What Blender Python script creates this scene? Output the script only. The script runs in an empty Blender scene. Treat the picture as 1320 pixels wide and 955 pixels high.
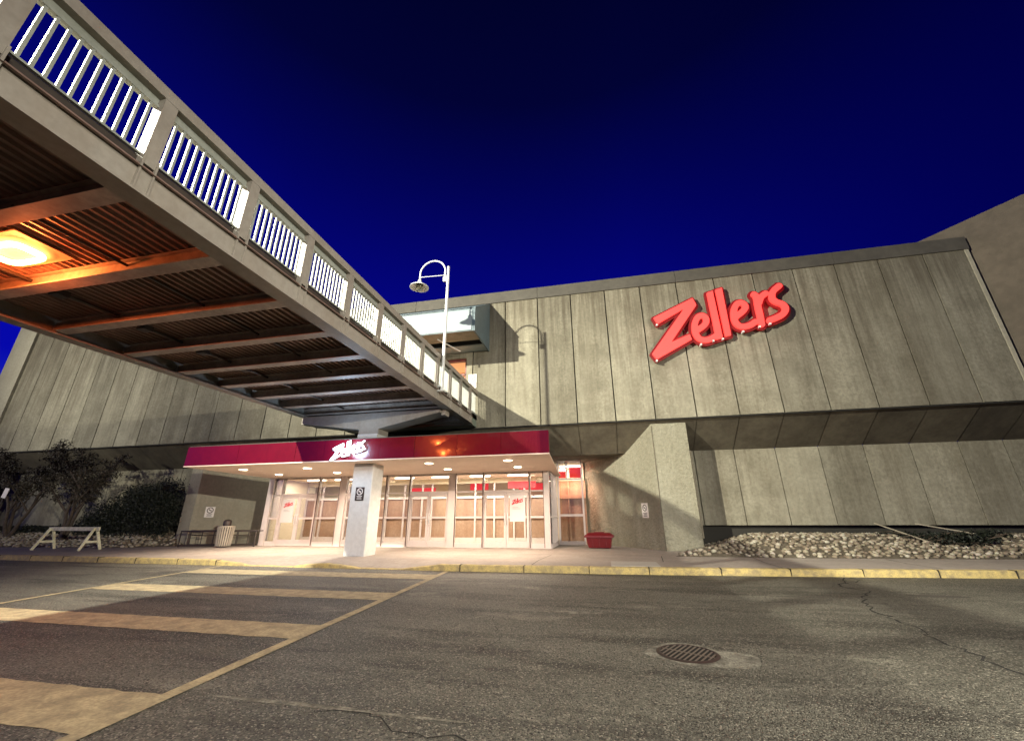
import bpy, math, random
import numpy as np
from mathutils import Vector, Matrix
random.seed(7); rng = np.random.default_rng(7)
S = bpy.context.scene
COL = S.collection
rad = math.radians

# ------------------------------------------------------------------ helpers
class MB:
    """collects shapes and links them as one mesh object"""
    def __init__(s): s.v = []; s.f = []; s.sm = []
    def add(s, vs, fs, smooth=False):
        b = len(s.v); s.v += [tuple(map(float, p)) for p in vs]
        s.f += [tuple(b + i for i in f) for f in fs]; s.sm += [smooth] * len(fs); return s
    def box(s, x0, x1, y0, y1, z0, z1):
        x0, x1 = sorted((x0, x1)); y0, y1 = sorted((y0, y1)); z0, z1 = sorted((z0, z1))
        v = [(x0,y0,z0),(x1,y0,z0),(x1,y1,z0),(x0,y1,z0),(x0,y0,z1),(x1,y0,z1),(x1,y1,z1),(x0,y1,z1)]
        return s.add(v, [(0,3,2,1),(4,5,6,7),(0,1,5,4),(1,2,6,5),(2,3,7,6),(3,0,4,7)])
    def cbox(s, x0, x1, y0, y1, z0, z1, c=.01):
        """box with chamfered vertical and top edges"""
        pts = [(x0+c,y0),(x1-c,y0),(x1,y0+c),(x1,y1-c),(x1-c,y1),(x0+c,y1),(x0,y1-c),(x0,y0+c)]
        v = [(x,y,z0) for x,y in pts] + [(x,y,z1-c) for x,y in pts]
        cx, cy = (x0+x1)/2, (y0+y1)/2
        v += [(x + (c if x < cx else -c), y + (c if y < cy else -c), z1) for x,y in pts]
        f = [tuple(range(7,-1,-1))]
        for k in (0, 8):
            f += [(k+i, k+(i+1)%8, k+8+(i+1)%8, k+8+i) for i in range(8)]
        f.append(tuple(range(16,24)))
        return s.add(v, f)
    def prism(s, pts, axis, a, b):
        """polygon (2-D pts in the other two axes, in order) extruded along axis from a to b"""
        n = len(pts)
        def P(p, t):
            q = list(p); q.insert(axis, t); return q
        v = [P(p, a) for p in pts] + [P(p, b) for p in pts]
        return s.add(v, [tuple(range(n-1,-1,-1)), tuple(range(n, 2*n))] + [(i,(i+1)%n,n+(i+1)%n,n+i) for i in range(n)])
    def bar(s, p, q, w, h=None, up=(0,0,1)):
        """rectangular bar from p to q, w across, h in the up direction"""
        h = h or w; p = Vector(p); q = Vector(q); d = (q-p).normalized(); u = Vector(up)
        if abs(d.dot(u)) > .98: u = Vector((0,1,0))
        r = d.cross(u).normalized(); u = r.cross(d).normalized()
        v = []
        for c in (p, q):
            for a, b in ((-1,-1),(1,-1),(1,1),(-1,1)): v.append(c + r*a*w/2 + u*b*h/2)
        return s.add(v, [(3,2,1,0),(4,5,6,7),(0,1,5,4),(1,2,6,5),(2,3,7,6),(3,0,4,7)])
    def tube(s, path, r, n=10, cap=True):
        path = [Vector(p) for p in path]; m = len(path)
        rr = list(r) if hasattr(r, '__len__') else [r]*m
        v = []; ref = None
        for i, p in enumerate(path):
            d = (path[min(i+1,m-1)] - path[max(i-1,0)]).normalized()
            if ref is None:
                ref = Vector((0,0,1)) if abs(d.z) < .9 else Vector((1,0,0))
            a = (ref - d*ref.dot(d)).normalized(); b = d.cross(a); ref = a
            for k in range(n):
                t = 2*math.pi*k/n; v.append(p + a*math.cos(t)*rr[i] + b*math.sin(t)*rr[i])
        f = [(i*n+k, i*n+(k+1)%n, (i+1)*n+(k+1)%n, (i+1)*n+k) for i in range(m-1) for k in range(n)]
        s.add(v, f, True)
        if cap:
            s.add([v[k] for k in range(n)], [tuple(range(n-1,-1,-1))]); s.add([v[(m-1)*n+k] for k in range(n)], [tuple(range(n))])
        return s
    def lathe(s, c, prof, n=20, smooth=True):
        """profile of (radius, z) turned round the vertical through c"""
        v = []; m = len(prof)
        for r, z in prof:
            for k in range(n):
                t = 2*math.pi*k/n; v.append((c[0]+r*math.cos(t), c[1]+r*math.sin(t), c[2]+z))
        return s.add(v, [(i*n+k, i*n+(k+1)%n, (i+1)*n+(k+1)%n, (i+1)*n+k) for i in range(m-1) for k in range(n)], smooth)
    def build(s, name, mat, parent=None, loc=None):
        me = bpy.data.meshes.new(name); me.from_pydata(s.v, [], s.f)
        me.polygons.foreach_set('use_smooth', s.sm); me.materials.append(mat); me.update()
        o = bpy.data.objects.new(name, me); COL.objects.link(o)
        if loc: o.location = loc
        if parent: o.parent = parent
        return o

def np_obj(name, V, F, mat, parent=None, smooth=False):
    me = bpy.data.meshes.new(name); V = np.asarray(V, np.float32); F = np.asarray(F, np.int32)
    me.vertices.add(len(V)); me.vertices.foreach_set('co', V.ravel())
    k = F.shape[1]; me.loops.add(F.size); me.loops.foreach_set('vertex_index', F.ravel())
    me.polygons.add(len(F)); me.polygons.foreach_set('loop_start', np.arange(0, F.size, k, dtype=np.int32))
    me.polygons.foreach_set('loop_total', np.full(len(F), k, np.int32))
    me.polygons.foreach_set('use_smooth', np.full(len(F), smooth)); me.update(); me.validate()
    me.materials.append(mat)
    o = bpy.data.objects.new(name, me); COL.objects.link(o)
    if parent: o.parent = parent
    return o

def thing(name, label, cat, loc=(0,0,0), group=None):
    o = bpy.data.objects.new(name, None); COL.objects.link(o); o.location = loc; o.empty_display_size = .1
    o['label'] = label; o['category'] = cat
    if group: o['group'] = group
    return o
def tag(o, label, cat, group=None, kind=None):
    o['label'] = label; o['category'] = cat
    if group: o['group'] = group
    if kind: o['kind'] = kind
    return o
def struct(o, kind='structure', label=None):
    o['kind'] = kind
    if label: o['label'] = label
    return o
def copy_tree(o, parent=None):
    c = o.copy(); COL.objects.link(c); c.parent = parent
    for ch in list(o.children): copy_tree(ch, c)
    return c

# ------------------------------------------------------------------ materials
def island_tone(m, amt):
    nt = m.node_tree; b = nt.nodes['Principled BSDF']; l = b.inputs['Base Color'].links[0]; g = nt.nodes.new('ShaderNodeNewGeometry')
    r = nt.nodes.new('ShaderNodeMapRange'); nt.links.new(g.outputs['Random Per Island'], r.inputs['Value']); r.inputs['To Min'].default_value = 1-amt; r.inputs['To Max'].default_value = 1+amt*.4
    h = nt.nodes.new('ShaderNodeHueSaturation'); src = l.from_socket; nt.links.new(r.outputs[0], h.inputs['Value']); nt.links.new(src, h.inputs['Color']); nt.links.new(h.outputs[0], b.inputs['Base Color'])
    return m
def mat(name, col, rough=.7, metal=0., spec=.5, emit=None, estr=0., noise=None, bump=None, streak=None, coat=0., drip=None):
    """principled; noise=(scale, amount, other colour); streak=(colour, amount); bump=(scale, strength, distance)"""
    m = bpy.data.materials.new(name); m.use_nodes = True; nt = m.node_tree; N = nt.nodes; L = nt.links
    b = N['Principled BSDF']; b.inputs['Base Color'].default_value = (*col, 1)
    b.inputs['Roughness'].default_value = rough; b.inputs['Metallic'].default_value = metal
    b.inputs['Specular IOR Level'].default_value = spec
    if coat: b.inputs['Coat Weight'].default_value = coat; b.inputs['Coat Roughness'].default_value = .08
    tc = N.new('ShaderNodeTexCoord'); co = tc.outputs['Object']; cur = None
    def mix(fac, a, c2, amt=1.):
        mx = N.new('ShaderNodeMix'); mx.data_type = 'RGBA'
        if a is None: mx.inputs['A'].default_value = (*col, 1)
        else: L.new(a, mx.inputs['A'])
        mx.inputs['B'].default_value = (*c2, 1)
        mm = N.new('ShaderNodeMath'); mm.operation = 'MULTIPLY'; L.new(fac, mm.inputs[0]); mm.inputs[1].default_value = amt
        L.new(mm.outputs[0], mx.inputs['Factor']); return mx.outputs['Result']
    def tex(scale, vec=(1,1,1), det=6, rgh=.6, lo=.4, hi=.62, off=(0,0,0)):
        mp = N.new('ShaderNodeMapping'); L.new(co, mp.inputs['Vector']); mp.inputs['Scale'].default_value = vec; mp.inputs['Location'].default_value = off
        n = N.new('ShaderNodeTexNoise'); L.new(mp.outputs[0], n.inputs['Vector'])
        n.inputs['Scale'].default_value = scale; n.inputs['Detail'].default_value = det; n.inputs['Roughness'].default_value = rgh
        r = N.new('ShaderNodeMapRange'); L.new(n.outputs['Fac'], r.inputs['Value']); r.inputs['From Min'].default_value = lo; r.inputs['From Max'].default_value = hi
        return r.outputs['Result']
    if noise:
        sc, amt, c2 = noise; cur = mix(tex(sc), cur, c2, amt)
        cur = mix(tex(sc*7, off=(3,1,2)), cur, tuple(x*.6 for x in c2), amt*.6)
    if streak:
        for k, (c2, amt, fr) in enumerate(streak):
            cur = mix(tex(1., (fr, fr, fr*.11), 7, .7, .45, .68, (k*7.3, 0, k)), cur, c2, amt)
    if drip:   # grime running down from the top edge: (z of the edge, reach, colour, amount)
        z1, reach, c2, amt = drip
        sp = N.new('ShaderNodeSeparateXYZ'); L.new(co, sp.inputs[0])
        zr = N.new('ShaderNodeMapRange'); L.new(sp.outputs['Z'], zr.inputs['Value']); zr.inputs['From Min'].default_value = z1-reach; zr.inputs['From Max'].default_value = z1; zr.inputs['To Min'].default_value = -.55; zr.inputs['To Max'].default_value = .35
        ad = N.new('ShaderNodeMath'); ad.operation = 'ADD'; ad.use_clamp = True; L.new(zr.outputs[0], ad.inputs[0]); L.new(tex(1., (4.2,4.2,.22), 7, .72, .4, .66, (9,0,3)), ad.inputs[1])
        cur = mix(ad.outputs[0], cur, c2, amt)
    if cur is not None: L.new(cur, b.inputs['Base Color'])
    if bump:
        sc, st, ds = bump; n = N.new('ShaderNodeTexNoise'); L.new(co, n.inputs['Vector']); n.inputs['Scale'].default_value = sc
        n.inputs['Detail'].default_value = 8; n.inputs['Roughness'].default_value = .65
        bp = N.new('ShaderNodeBump'); bp.inputs['Strength'].default_value = st; bp.inputs['Distance'].default_value = ds
        L.new(n.outputs['Fac'], bp.inputs['Height']); L.new(bp.outputs[0], b.inputs['Normal'])
    if emit:
        b.inputs['Emission Color'].default_value = (*emit, 1); b.inputs['Emission Strength'].default_value = estr
    return m

M = {}
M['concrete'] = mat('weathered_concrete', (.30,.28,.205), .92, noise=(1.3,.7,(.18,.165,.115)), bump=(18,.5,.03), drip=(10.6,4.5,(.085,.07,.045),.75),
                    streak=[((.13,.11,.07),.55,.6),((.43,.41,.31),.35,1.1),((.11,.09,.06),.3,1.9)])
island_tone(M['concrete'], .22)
M['concrete_plain'] = mat('plain_concrete', (.36,.335,.25), .92, noise=(1.3,.4,(.27,.25,.18)), bump=(30,.4,.02), streak=[((.2,.18,.125),.4,.9)])
M['rough_concrete'] = mat('bush_hammered_concrete', (.33,.315,.23), .95, noise=(9,.6,(.23,.215,.15)), bump=(11,1.,.09), streak=[((.46,.45,.36),.4,1.0)])
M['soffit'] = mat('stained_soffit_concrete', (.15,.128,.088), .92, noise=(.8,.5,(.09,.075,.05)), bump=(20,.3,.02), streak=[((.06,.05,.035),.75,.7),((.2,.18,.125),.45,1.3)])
M['cap'] = mat('dark_metal_flashing', (.085,.078,.06), .75, noise=(.7,.5,(.055,.05,.04)))
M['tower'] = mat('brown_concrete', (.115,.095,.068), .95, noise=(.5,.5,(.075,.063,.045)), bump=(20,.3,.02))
M['steel'] = mat('beige_painted_steel', (.31,.285,.245), .55, noise=(1.5,.4,(.23,.2,.165)), streak=[((.22,.17,.12),.3,2.5)])
M['dark_steel'] = mat('dark_shaded_steel', (.05,.038,.03), .65, noise=(1.2,.6,(.025,.02,.016)))  # near-black base carries the recess shadow along the deck edge
M['rib'] = mat('ribbed_deck_metal', (.26,.17,.14), .5, noise=(.9,.5,(.13,.085,.065)), bump=(8,.2,.01))
M['beamsteel'] = mat('floor_beam_steel', (.46,.4,.35), .5, noise=(1.6,.55,(.2,.155,.125)))
M['pale_paint'] = mat('pale_grey_paint', (.62,.62,.6), .6, noise=(1.2,.3,(.5,.49,.46)), bump=(40,.1,.005))
M['white_metal'] = mat('white_painted_metal', (.7,.72,.7), .4, noise=(2,.25,(.5,.52,.5)))
M['baluster'] = mat('worn_white_baluster', (.33,.35,.31), .45, noise=(3,.4,(.22,.24,.2)))
M['teal_metal'] = mat('blue_grey_metal', (.12,.17,.19), .5, noise=(1,.4,(.07,.1,.12)))
M['white_panel'] = mat('white_sheet_panel', (.26,.32,.33), .6, noise=(1.1,.25,(.2,.25,.28)))
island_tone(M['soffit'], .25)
M['paint_y'] = mat('worn_yellow_paint', (.52,.43,.25), .85, noise=(5,.7,(.24,.2,.125)), bump=(60,.4,.01))
M['kerb_y'] = mat('yellow_kerb_paint', (.62,.48,.17), .75, noise=(7,.7,(.26,.215,.13)), bump=(30,.7,.02))
M['sidewalk'] = mat('sidewalk_concrete', (.34,.30,.255), .85, noise=(1.2,.5,(.24,.205,.175)), bump=(30,.3,.01))
M['slab'] = mat('new_concrete_slab', (.42,.4,.35), .85, noise=(2,.3,(.33,.31,.27)), bump=(30,.3,.01))
M['red'] = mat('glossy_dark_red_panel', (.15,.004,.009), .24, spec=.5, noise=(.8,.25,(.1,.003,.007)), bump=(1.5,.12,.12), coat=.45)
M['ceiling'] = mat('cream_soffit_panel', (.9,.72,.6), .7, noise=(.6,.2,(.82,.64,.52)))
M['frame'] = mat('anodised_pale_frame', (.62,.54,.5), .4, noise=(5,.2,(.5,.42,.38)))
M['cream'] = mat('cream_plaster', (.78,.68,.5), .8, noise=(.8,.2,(.7,.6,.42)))
M['brown'] = mat('brown_hoarding_board', (.36,.24,.16), .7, noise=(1.2,.5,(.28,.15,.08)), streak=[((.2,.1,.05),.5,2.2)])
M['tile'] = mat('entrance_floor_tile', (.5,.42,.34), .45)
M['bronze'] = mat('dark_bronze_strip', (.09,.05,.035), .5)
M['redsign'] = mat('red_store_sign', (.6,.02,.02), .5, emit=(1,.05,.04), estr=.6)
M['poster'] = mat('white_poster_paper', (.6,.58,.56), .6)
M['redink'] = mat('red_ink', (.5,.01,.02), .6)
M['greyink'] = mat('grey_ink', (.35,.35,.35), .6)
M['black'] = mat('black_metal', (.03,.025,.022), .5, noise=(6,.4,(.06,.03,.02)))
M['dark'] = mat('dark_void', (.018,.017,.014), .95)
M['sign_white'] = mat('white_sign_plate', (.72,.68,.64), .5)
M['redbin'] = mat('red_moulded_plastic', (.16,.008,.012), .45, noise=(3,.3,(.1,.006,.008)))
M['wood_y'] = mat('pale_yellow_painted_wood', (.85,.82,.6), .7, noise=(5,.5,(.4,.36,.2)))
M['slatgrey'] = mat('weathered_slats', (.42,.38,.31), .7, noise=(5,.4,(.25,.22,.17)))
M['leaf'] = mat('dark_evergreen_leaf', (.012,.016,.009), .6, spec=.4)
M['leaf_brown'] = mat('olive_brown_leaf', (.05,.04,.024), .7, noise=(2,.6,(.025,.02,.013)))
M['bark'] = mat('grey_brown_bark', (.1,.075,.055), .9, noise=(7,.6,(.04,.03,.022)), bump=(18,.8,.03))
M['twig'] = mat('dry_twig', (.1,.075,.05), .8)
M['timber'] = mat('old_pale_timber', (.34,.3,.22), .8, noise=(4,.5,(.2,.17,.12)))
M['mortar'] = mat('dirt_and_mortar', (.13,.11,.075), .95, noise=(3,.6,(.07,.055,.035)), bump=(25,.6,.03))
M['iron'] = mat('cast_iron', (.05,.035,.032), .5, metal=.4)
M['grate'] = mat('worn_grate_iron', (.13,.1,.085), .4, metal=.3)
M['bed_edge'] = mat('dark_base_recess', (.03,.028,.022), .95)
M['letter_face'] = mat('lit_red_acrylic', (.6,.05,.045), .5, emit=(1.,.07,.055), estr=1.0)
M['letter_side'] = mat('red_lit_letter_return', (.10,.003,.004), .6, emit=(.5,.001,.002), estr=.3)
M['letter_white'] = mat('lit_white_acrylic', (.9,.9,.9), .4, emit=(.75,.93,1.), estr=1.5)
M['sodium'] = mat('sodium_lamp_glass', (1,.7,.3), .4, emit=(1,.6,.14), estr=22.)
M['sodium_plate'] = mat('lamp_backing_plate', (.3,.22,.15), .6)
M['downlight'] = mat('lit_downlight_lens', (1,.95,.8), .4, emit=(1,.88,.62), estr=14.)
M['tube'] = mat('fluorescent_tube', (1,1,1), .4, emit=(1,.93,.82), estr=5.)
M['darkglass'] = mat('dark_bulb_glass', (.16,.15,.1), .15)
M['warmroom'] = mat('warm_lit_plaster', (.75,.55,.4), .8)
M['teal_green'] = mat('far_green_grey_paint', (.16,.2,.16), .5)

def cobble_mat():
    m = bpy.data.materials.new('river_stone'); m.use_nodes = True; nt = m.node_tree; N = nt.nodes; L = nt.links; b = N['Principled BSDF']
    g = N.new('ShaderNodeNewGeometry'); r = N.new('ShaderNodeValToRGB'); L.new(g.outputs['Random Per Island'], r.inputs[0])
    e = r.color_ramp.elements; e[0].color = (.16,.125,.085,1); e[1].color = (.58,.53,.42,1)
    for p, c in ((.35,(.27,.22,.15)),(.7,(.4,.35,.25))):
        x = e.new(p); x.color = (*c, 1)
    tc = N.new('ShaderNodeTexCoord'); n = N.new('ShaderNodeTexNoise'); n.inputs['Scale'].default_value = 30; L.new(tc.outputs['Object'], n.inputs['Vector'])
    mx = N.new('ShaderNodeMix'); mx.data_type = 'RGBA'; mx.blend_type = 'MULTIPLY'; mx.inputs['Factor'].default_value = .5
    L.new(r.outputs[0], mx.inputs['A']); L.new(n.outputs['Color'], mx.inputs['B']); L.new(mx.outputs['Result'], b.inputs['Base Color'])
    b.inputs['Roughness'].default_value = .8; return m
M['cobble'] = cobble_mat()

def glass_mat():
    m = bpy.data.materials.new('shop_glass'); m.use_nodes = True; nt = m.node_tree; N = nt.nodes; L = nt.links
    N.remove(N['Principled BSDF']); out = N['Material Output']
    t = N.new('ShaderNodeBsdfTransparent'); t.inputs[0].default_value = (.93,.94,.92,1)
    g = N.new('ShaderNodeBsdfGlossy'); g.inputs['Roughness'].default_value = .03
    f = N.new('ShaderNodeFresnel'); f.inputs['IOR'].default_value = 1.5
    mx = N.new('ShaderNodeMixShader'); L.new(f.outputs[0], mx.inputs[0]); L.new(t.outputs[0], mx.inputs[1]); L.new(g.outputs[0], mx.inputs[2])
    L.new(mx.outputs[0], out.inputs[0]); return m
M['glass'] = glass_mat()

def asphalt_mat():
    m = bpy.data.materials.new('worn_asphalt'); m.use_nodes = True; nt = m.node_tree; N = nt.nodes; L = nt.links; b = N['Principled BSDF']
    tc = N.new('ShaderNodeTexCoord'); co = tc.outputs['Object']
    def noise(sc, det=6, vec=(1,1,1), rgh=.6):
        mp = N.new('ShaderNodeMapping'); mp.inputs['Scale'].default_value = vec; L.new(co, mp.inputs['Vector'])
        n = N.new('ShaderNodeTexNoise'); n.inputs['Scale'].default_value = sc; n.inputs['Detail'].default_value = det; n.inputs['Roughness'].default_value = rgh
        L.new(mp.outputs[0], n.inputs['Vector']); return n.outputs['Fac']
    def rng_(v, a, c):
        r = N.new('ShaderNodeMapRange'); L.new(v, r.inputs['Value']); r.inputs['From Min'].default_value = a; r.inputs['From Max'].default_value = c; return r.outputs[0]
    def mix(f, a, c):
        mx = N.new('ShaderNodeMix'); mx.data_type = 'RGBA'; L.new(f, mx.inputs['Factor'])
        for k, v in (('A', a), ('B', c)):
            if isinstance(v, tuple): mx.inputs[k].default_value = (*v, 1)
            else: L.new(v, mx.inputs[k])
        return mx.outputs['Result']
    c = mix(rng_(noise(.35, 5, (.35,1,1)), .38, .66), (.085,.081,.062), (.20,.193,.152))
    c = mix(rng_(noise(1.1, 6, (.3,1.3,1)), .5, .68), c, (.045,.041,.033))
    c = mix(rng_(noise(.55, 7, (.28,1.6,1), .7), .52, .6), c, (.048,.046,.035))
    c = mix(rng_(noise(.9, 8, (.5,1.2,1), .75), .56, .64), c, (.23,.22,.17))
    v = N.new('ShaderNodeTexVoronoi'); v.inputs['Scale'].default_value = 85; L.new(co, v.inputs['Vector'])
    wn = N.new('ShaderNodeSeparateColor'); L.new(v.outputs['Color'], wn.inputs[0])
    c = mix(rng_(wn.outputs[0], .76, .98), c, (.34,.315,.25))
    c = mix(rng_(wn.outputs[1], .6, .95), c, (.022,.02,.016))
    L.new(c, b.inputs['Base Color']); b.inputs['Roughness'].default_value = .62; b.inputs['Specular IOR Level'].default_value = .45
    bp = N.new('ShaderNodeBump'); bp.inputs['Strength'].default_value = .8; bp.inputs['Distance'].default_value = .02
    ad = N.new('ShaderNodeMath'); ad.operation = 'SUBTRACT'; L.new(noise(45, 4), ad.inputs[0]); L.new(v.outputs['Distance'], ad.inputs[1]); L.new(ad.outputs[0], bp.inputs['Height'])
    bp2 = N.new('ShaderNodeBump'); bp2.inputs['Strength'].default_value = .5; bp2.inputs['Distance'].default_value = .08; L.new(noise(1.3, 5), bp2.inputs['Height'])
    L.new(bp2.outputs[0], bp.inputs['Normal']); L.new(bp.outputs[0], b.inputs['Normal']); return m
M['asphalt'] = asphalt_mat()

# ------------------------------------------------------------------ ground, kerb, sidewalk
def kerb_y(x):
    xs = [-60,-20,-12,-4,0,4,9,14,20,40]; ys = [11.6,10.98,10.85,10.75,10.85,11.15,11.68,12.3,13.0,15.5]
    return float(np.interp(x, xs, ys))
def kerb_h(x):
    xs = [-60,-11.4,-10.5,-10.1,-8.7,-8.35,-7.6,-7.0,-6.6,-5.4,-5.0,-4.3,40]
    hs = [.15,.15,.07,.018,.018,.07,.12,.07,.018,.018,.06,.15,.15]
    return float(np.interp(x, xs, hs))
g = MB(); g.add([(-500,-500,0),(500,-500,0),(500,500,0),(-500,500,0)], [(0,1,2,3)])
struct(g.build('asphalt_ground', M['asphalt']))

def strip_grid(xs, rows):
    """rows: functions x -> (y, z)"""
    v = [(x, *r(x)) for r in rows for x in xs]; n = len(xs)
    f = [(j*n+i, j*n+i+1, (j+1)*n+i+1, (j+1)*n+i) for j in range(len(rows)-1) for i in range(n-1)]
    return v, f
xs = [-60,-50,-42,-36] + list(np.arange(-32, 18, .12)) + [20,24,30,40]
rows = [lambda x: (kerb_y(x)-.012, -.02), lambda x: (kerb_y(x), kerb_h(x)-.02), lambda x: (kerb_y(x)+.02, kerb_h(x)), lambda x: (kerb_y(x)+.17, kerb_h(x)+.004)]
v, f = strip_grid(xs, rows)
v = [(x, y + .006*math.sin(x*3.1) + .004*random.random(), z - (.012*random.random()**3 if j >= len(xs) else 0)) for j, (x, y, z) in enumerate(v)]
struct(MB().add(v, f).build('kerb', M['kerb_y']))
def swz(x, t):   # t 0 at kerb back, 1 fully flat
    h = kerb_h(x); return h + (.15-h)*min(1, t*1.0)
rows = [lambda x: (kerb_y(x)+.17, kerb_h(x)-.03), lambda x: (kerb_y(x)+.175, kerb_h(x)-.002), lambda x: (kerb_y(x)+.6, swz(x,.33)), lambda x: (kerb_y(x)+1.3, swz(x,1)), lambda x: (14.6, .15), lambda x: (17.0, .15), lambda x: (22., .15)]
v, f = strip_grid(xs, rows)
struct(MB().add(v, f).build('sidewalk', M['sidewalk']))
# joints in the sidewalk and in the kerb: thin dark grooves laid a few mm proud
jm = MB()
def lay(pts, w, z=None, mb=None, dz=.004):
    for (a, b) in zip(pts[:-1], pts[1:]):
        a = Vector((*a, 0)); b = Vector((*b, 0)); d = (b-a).normalized(); n = Vector((-d.y, d.x, 0))*w/2
        za = z if z is not None else .15; mb.add([(*(a-n).xy, za+dz), (*(b-n).xy, za+dz), (*(b+n).xy, za+dz), (*(a+n).xy, za+dz)], [(0,1,2,3)])
for x in (-20,-17,-14,-11.6,-1.9,1.4,3.9,7.2,10.4): lay([(x, kerb_y(x)+1.32), (x+.15, 13.9)], .018, mb=jm)
for x in (-1.9,3.9,7.2): lay([(x, kerb_y(x)+.18), (x, kerb_y(x)+1.32)], .018, mb=jm)
lay([(-18,14.2),(-12,14.1)], .018, mb=jm); lay([(-7,14.15),(1.8,13.93)], .018, mb=jm)
struct(jm.build('sidewalk_joint', M['dark']))
kj = MB()
for x in np.arange(-34, 16, 1.52):
    x = float(x)+random.uniform(-.1,.1); h = kerb_h(x); y = kerb_y(x)
    if h > .1: kj.box(x-.008,x+.008,y-.014,y+.175,.0,h+.006)
struct(kj.build('kerb_joint', M['dark']))
struct(MB().box(.05,1.2,kerb_y(.6)+.19,12.15,.1,.163).build('sidewalk_slab', M['slab']))

# painted crosswalk
def poly_flat(mb, pts, z): mb.add([(x,y,z) for x,y in pts], [tuple(range(len(pts)))]); return mb
xr = lambda y: -3.38 - .077*(y-2.45); xl = lambda y: -9.05 - .21*(y-2.0)
cw = MB()
for (a, b) in ((.35,.95),(2.55,3.15),(4.7,5.3),(6.95,7.62),(9.3,10.05)):
    n = 40; top = []; bot = []
    for i in range(n+1):
        t = i/n; x0 = xl((a+b)/2) + t*(xr((a+b)/2)-.02 - xl((a+b)/2))
        bot.append((x0, a + .012*math.sin(i*1.7) + .012*random.random())); top.append((x0, b + .012*math.sin(i*2.3+1) + .012*random.random()))
    for i in range(n): poly_flat(cw, [bot[i],bot[i+1],top[i+1],top[i]], .004)
struct(cw.build('crosswalk_stripe', M['paint_y']))
cl = MB()
for (f0, w, lo, hi) in ((xr, .13, -1.0, 10.62), (xl, .11, -1.0, 10.7)):
    ys_ = np.linspace(lo, hi, 60)
    for y0, y1 in zip(ys_[:-1], ys_[1:]):
        poly_flat(cl, [(f0(y0)-w/2,y0),(f0(y0)+w/2,y0),(f0(y1)+w/2,y1),(f0(y1)-w/2,y1)], .008)
struct(cl.build('crosswalk_line', M['paint_y']))
# cracks and patches in the road
ck = MB()
def crack(pts, w, jag=.06):
    out = []
    for (a, b) in zip(pts[:-1], pts[1:]):
        n = max(2, int(math.dist(a, b)/.12))
        for i in range(n):
            t = i/n; out.append((a[0]+(b[0]-a[0])*t+random.uniform(-jag,jag), a[1]+(b[1]-a[1])*t+random.uniform(-jag,jag)))
    out.append(pts[-1])
    for a, b in zip(out[:-1], out[1:]): lay([a, b], w*random.uniform(.4,1.6), z=0, mb=ck, dz=.003)
crack([(4.95,11.1),(4.3,9.8),(4.5,9.3),(3.9,8.3),(3.69,7.6),(3.49,6.19),(3.39,4.96),(3.5,3.4)], .022)
crack([(5.2,11.2),(5.0,10.6),(4.4,10.1)], .02)
crack([(2.7,12.4),(3.25,11.2)], .02, .03)
crack([(-2.2,3.2),(-.9,3.0),(.3,2.6)], .010, .09)
crack([(-1.6,6.2),(-1.3,5.2),(-1.4,4.6)], .008)
struct(ck.build('road_crack', M['dark']))
M['patch'] = mat('dark_tar_patch', (.055,.048,.04), .7, bump=(50,.8,.01)); M['scuff'] = mat('scuffed_asphalt', (.34,.32,.25), .9, noise=(6,.95,(.1,.09,.07)), bump=(30,1,.02))
def blob(cx, cy, rx, ry, z, mt, name, n=40, seed=0, rough=.25):
    r = random.Random(seed); ph = [r.uniform(0,6.3) for _ in range(5)]
    pts = []
    for i in range(n):
        t = 2*math.pi*i/n; k = 1 + rough*sum(math.sin((j+2)*t+ph[j])/(j+1.5) for j in range(5))
        pts.append((cx+rx*k*math.cos(t), cy+ry*k*math.sin(t)))
    return struct(MB().add([(cx,cy,z)]+[(x,y,z) for x,y in pts], [(0,1+i,1+(i+1)%n) for i in range(n)]).build(name, mt))
blob(-.9,2.85,.5,.06,.0019,M['scuff'],'road_scar',seed=6,rough=.5)
blob(-2.2,3.22,.7,.04,.0019,M['scuff'],'road_scar',seed=16,rough=.5)
blob(-.55,6.65,.35,.1,.0015,M['scuff'],'road_scar',seed=8)
blob(.80,4.98,.50,.36,.002,M['scuff'],'drain_surround',seed=9,rough=.18)
blob(1.02,4.98,.22,.2,.0025,M['scuff'],'drain_surround',seed=12,rough=.3)

blob(5.35,9.0,.42,.13,.0015,M['patch'],'tar_patch',seed=4,rough=.12)

# drain grate
dr = thing('drain_grate', 'round dark iron storm drain grate sunk in the road', 'drain grate', (.70,5.02,0))
MB().lathe((0,0,0), [(.30,.004),(.27,.012),(.262,.012),(.255,-.03)], 40).build('rim', M['iron'], dr)
MB().lathe((0,0,0), [(.0,.0035),(.262,.0035)], 40).build('pit', M['dark'], dr)
gb = MB()
for i in range(-5, 6):
    x = i*.046; h = math.sqrt(max(0, .255**2 - x*x)); gb.box(x-.008, x+.008, -h, h, .006, .010)
gb.box(-.255,.255,-.01,.01,.0052,.0095)
gr_ = gb.build('grate', M['grate'], dr)
dr.rotation_euler.z = rad(-28)

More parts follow.
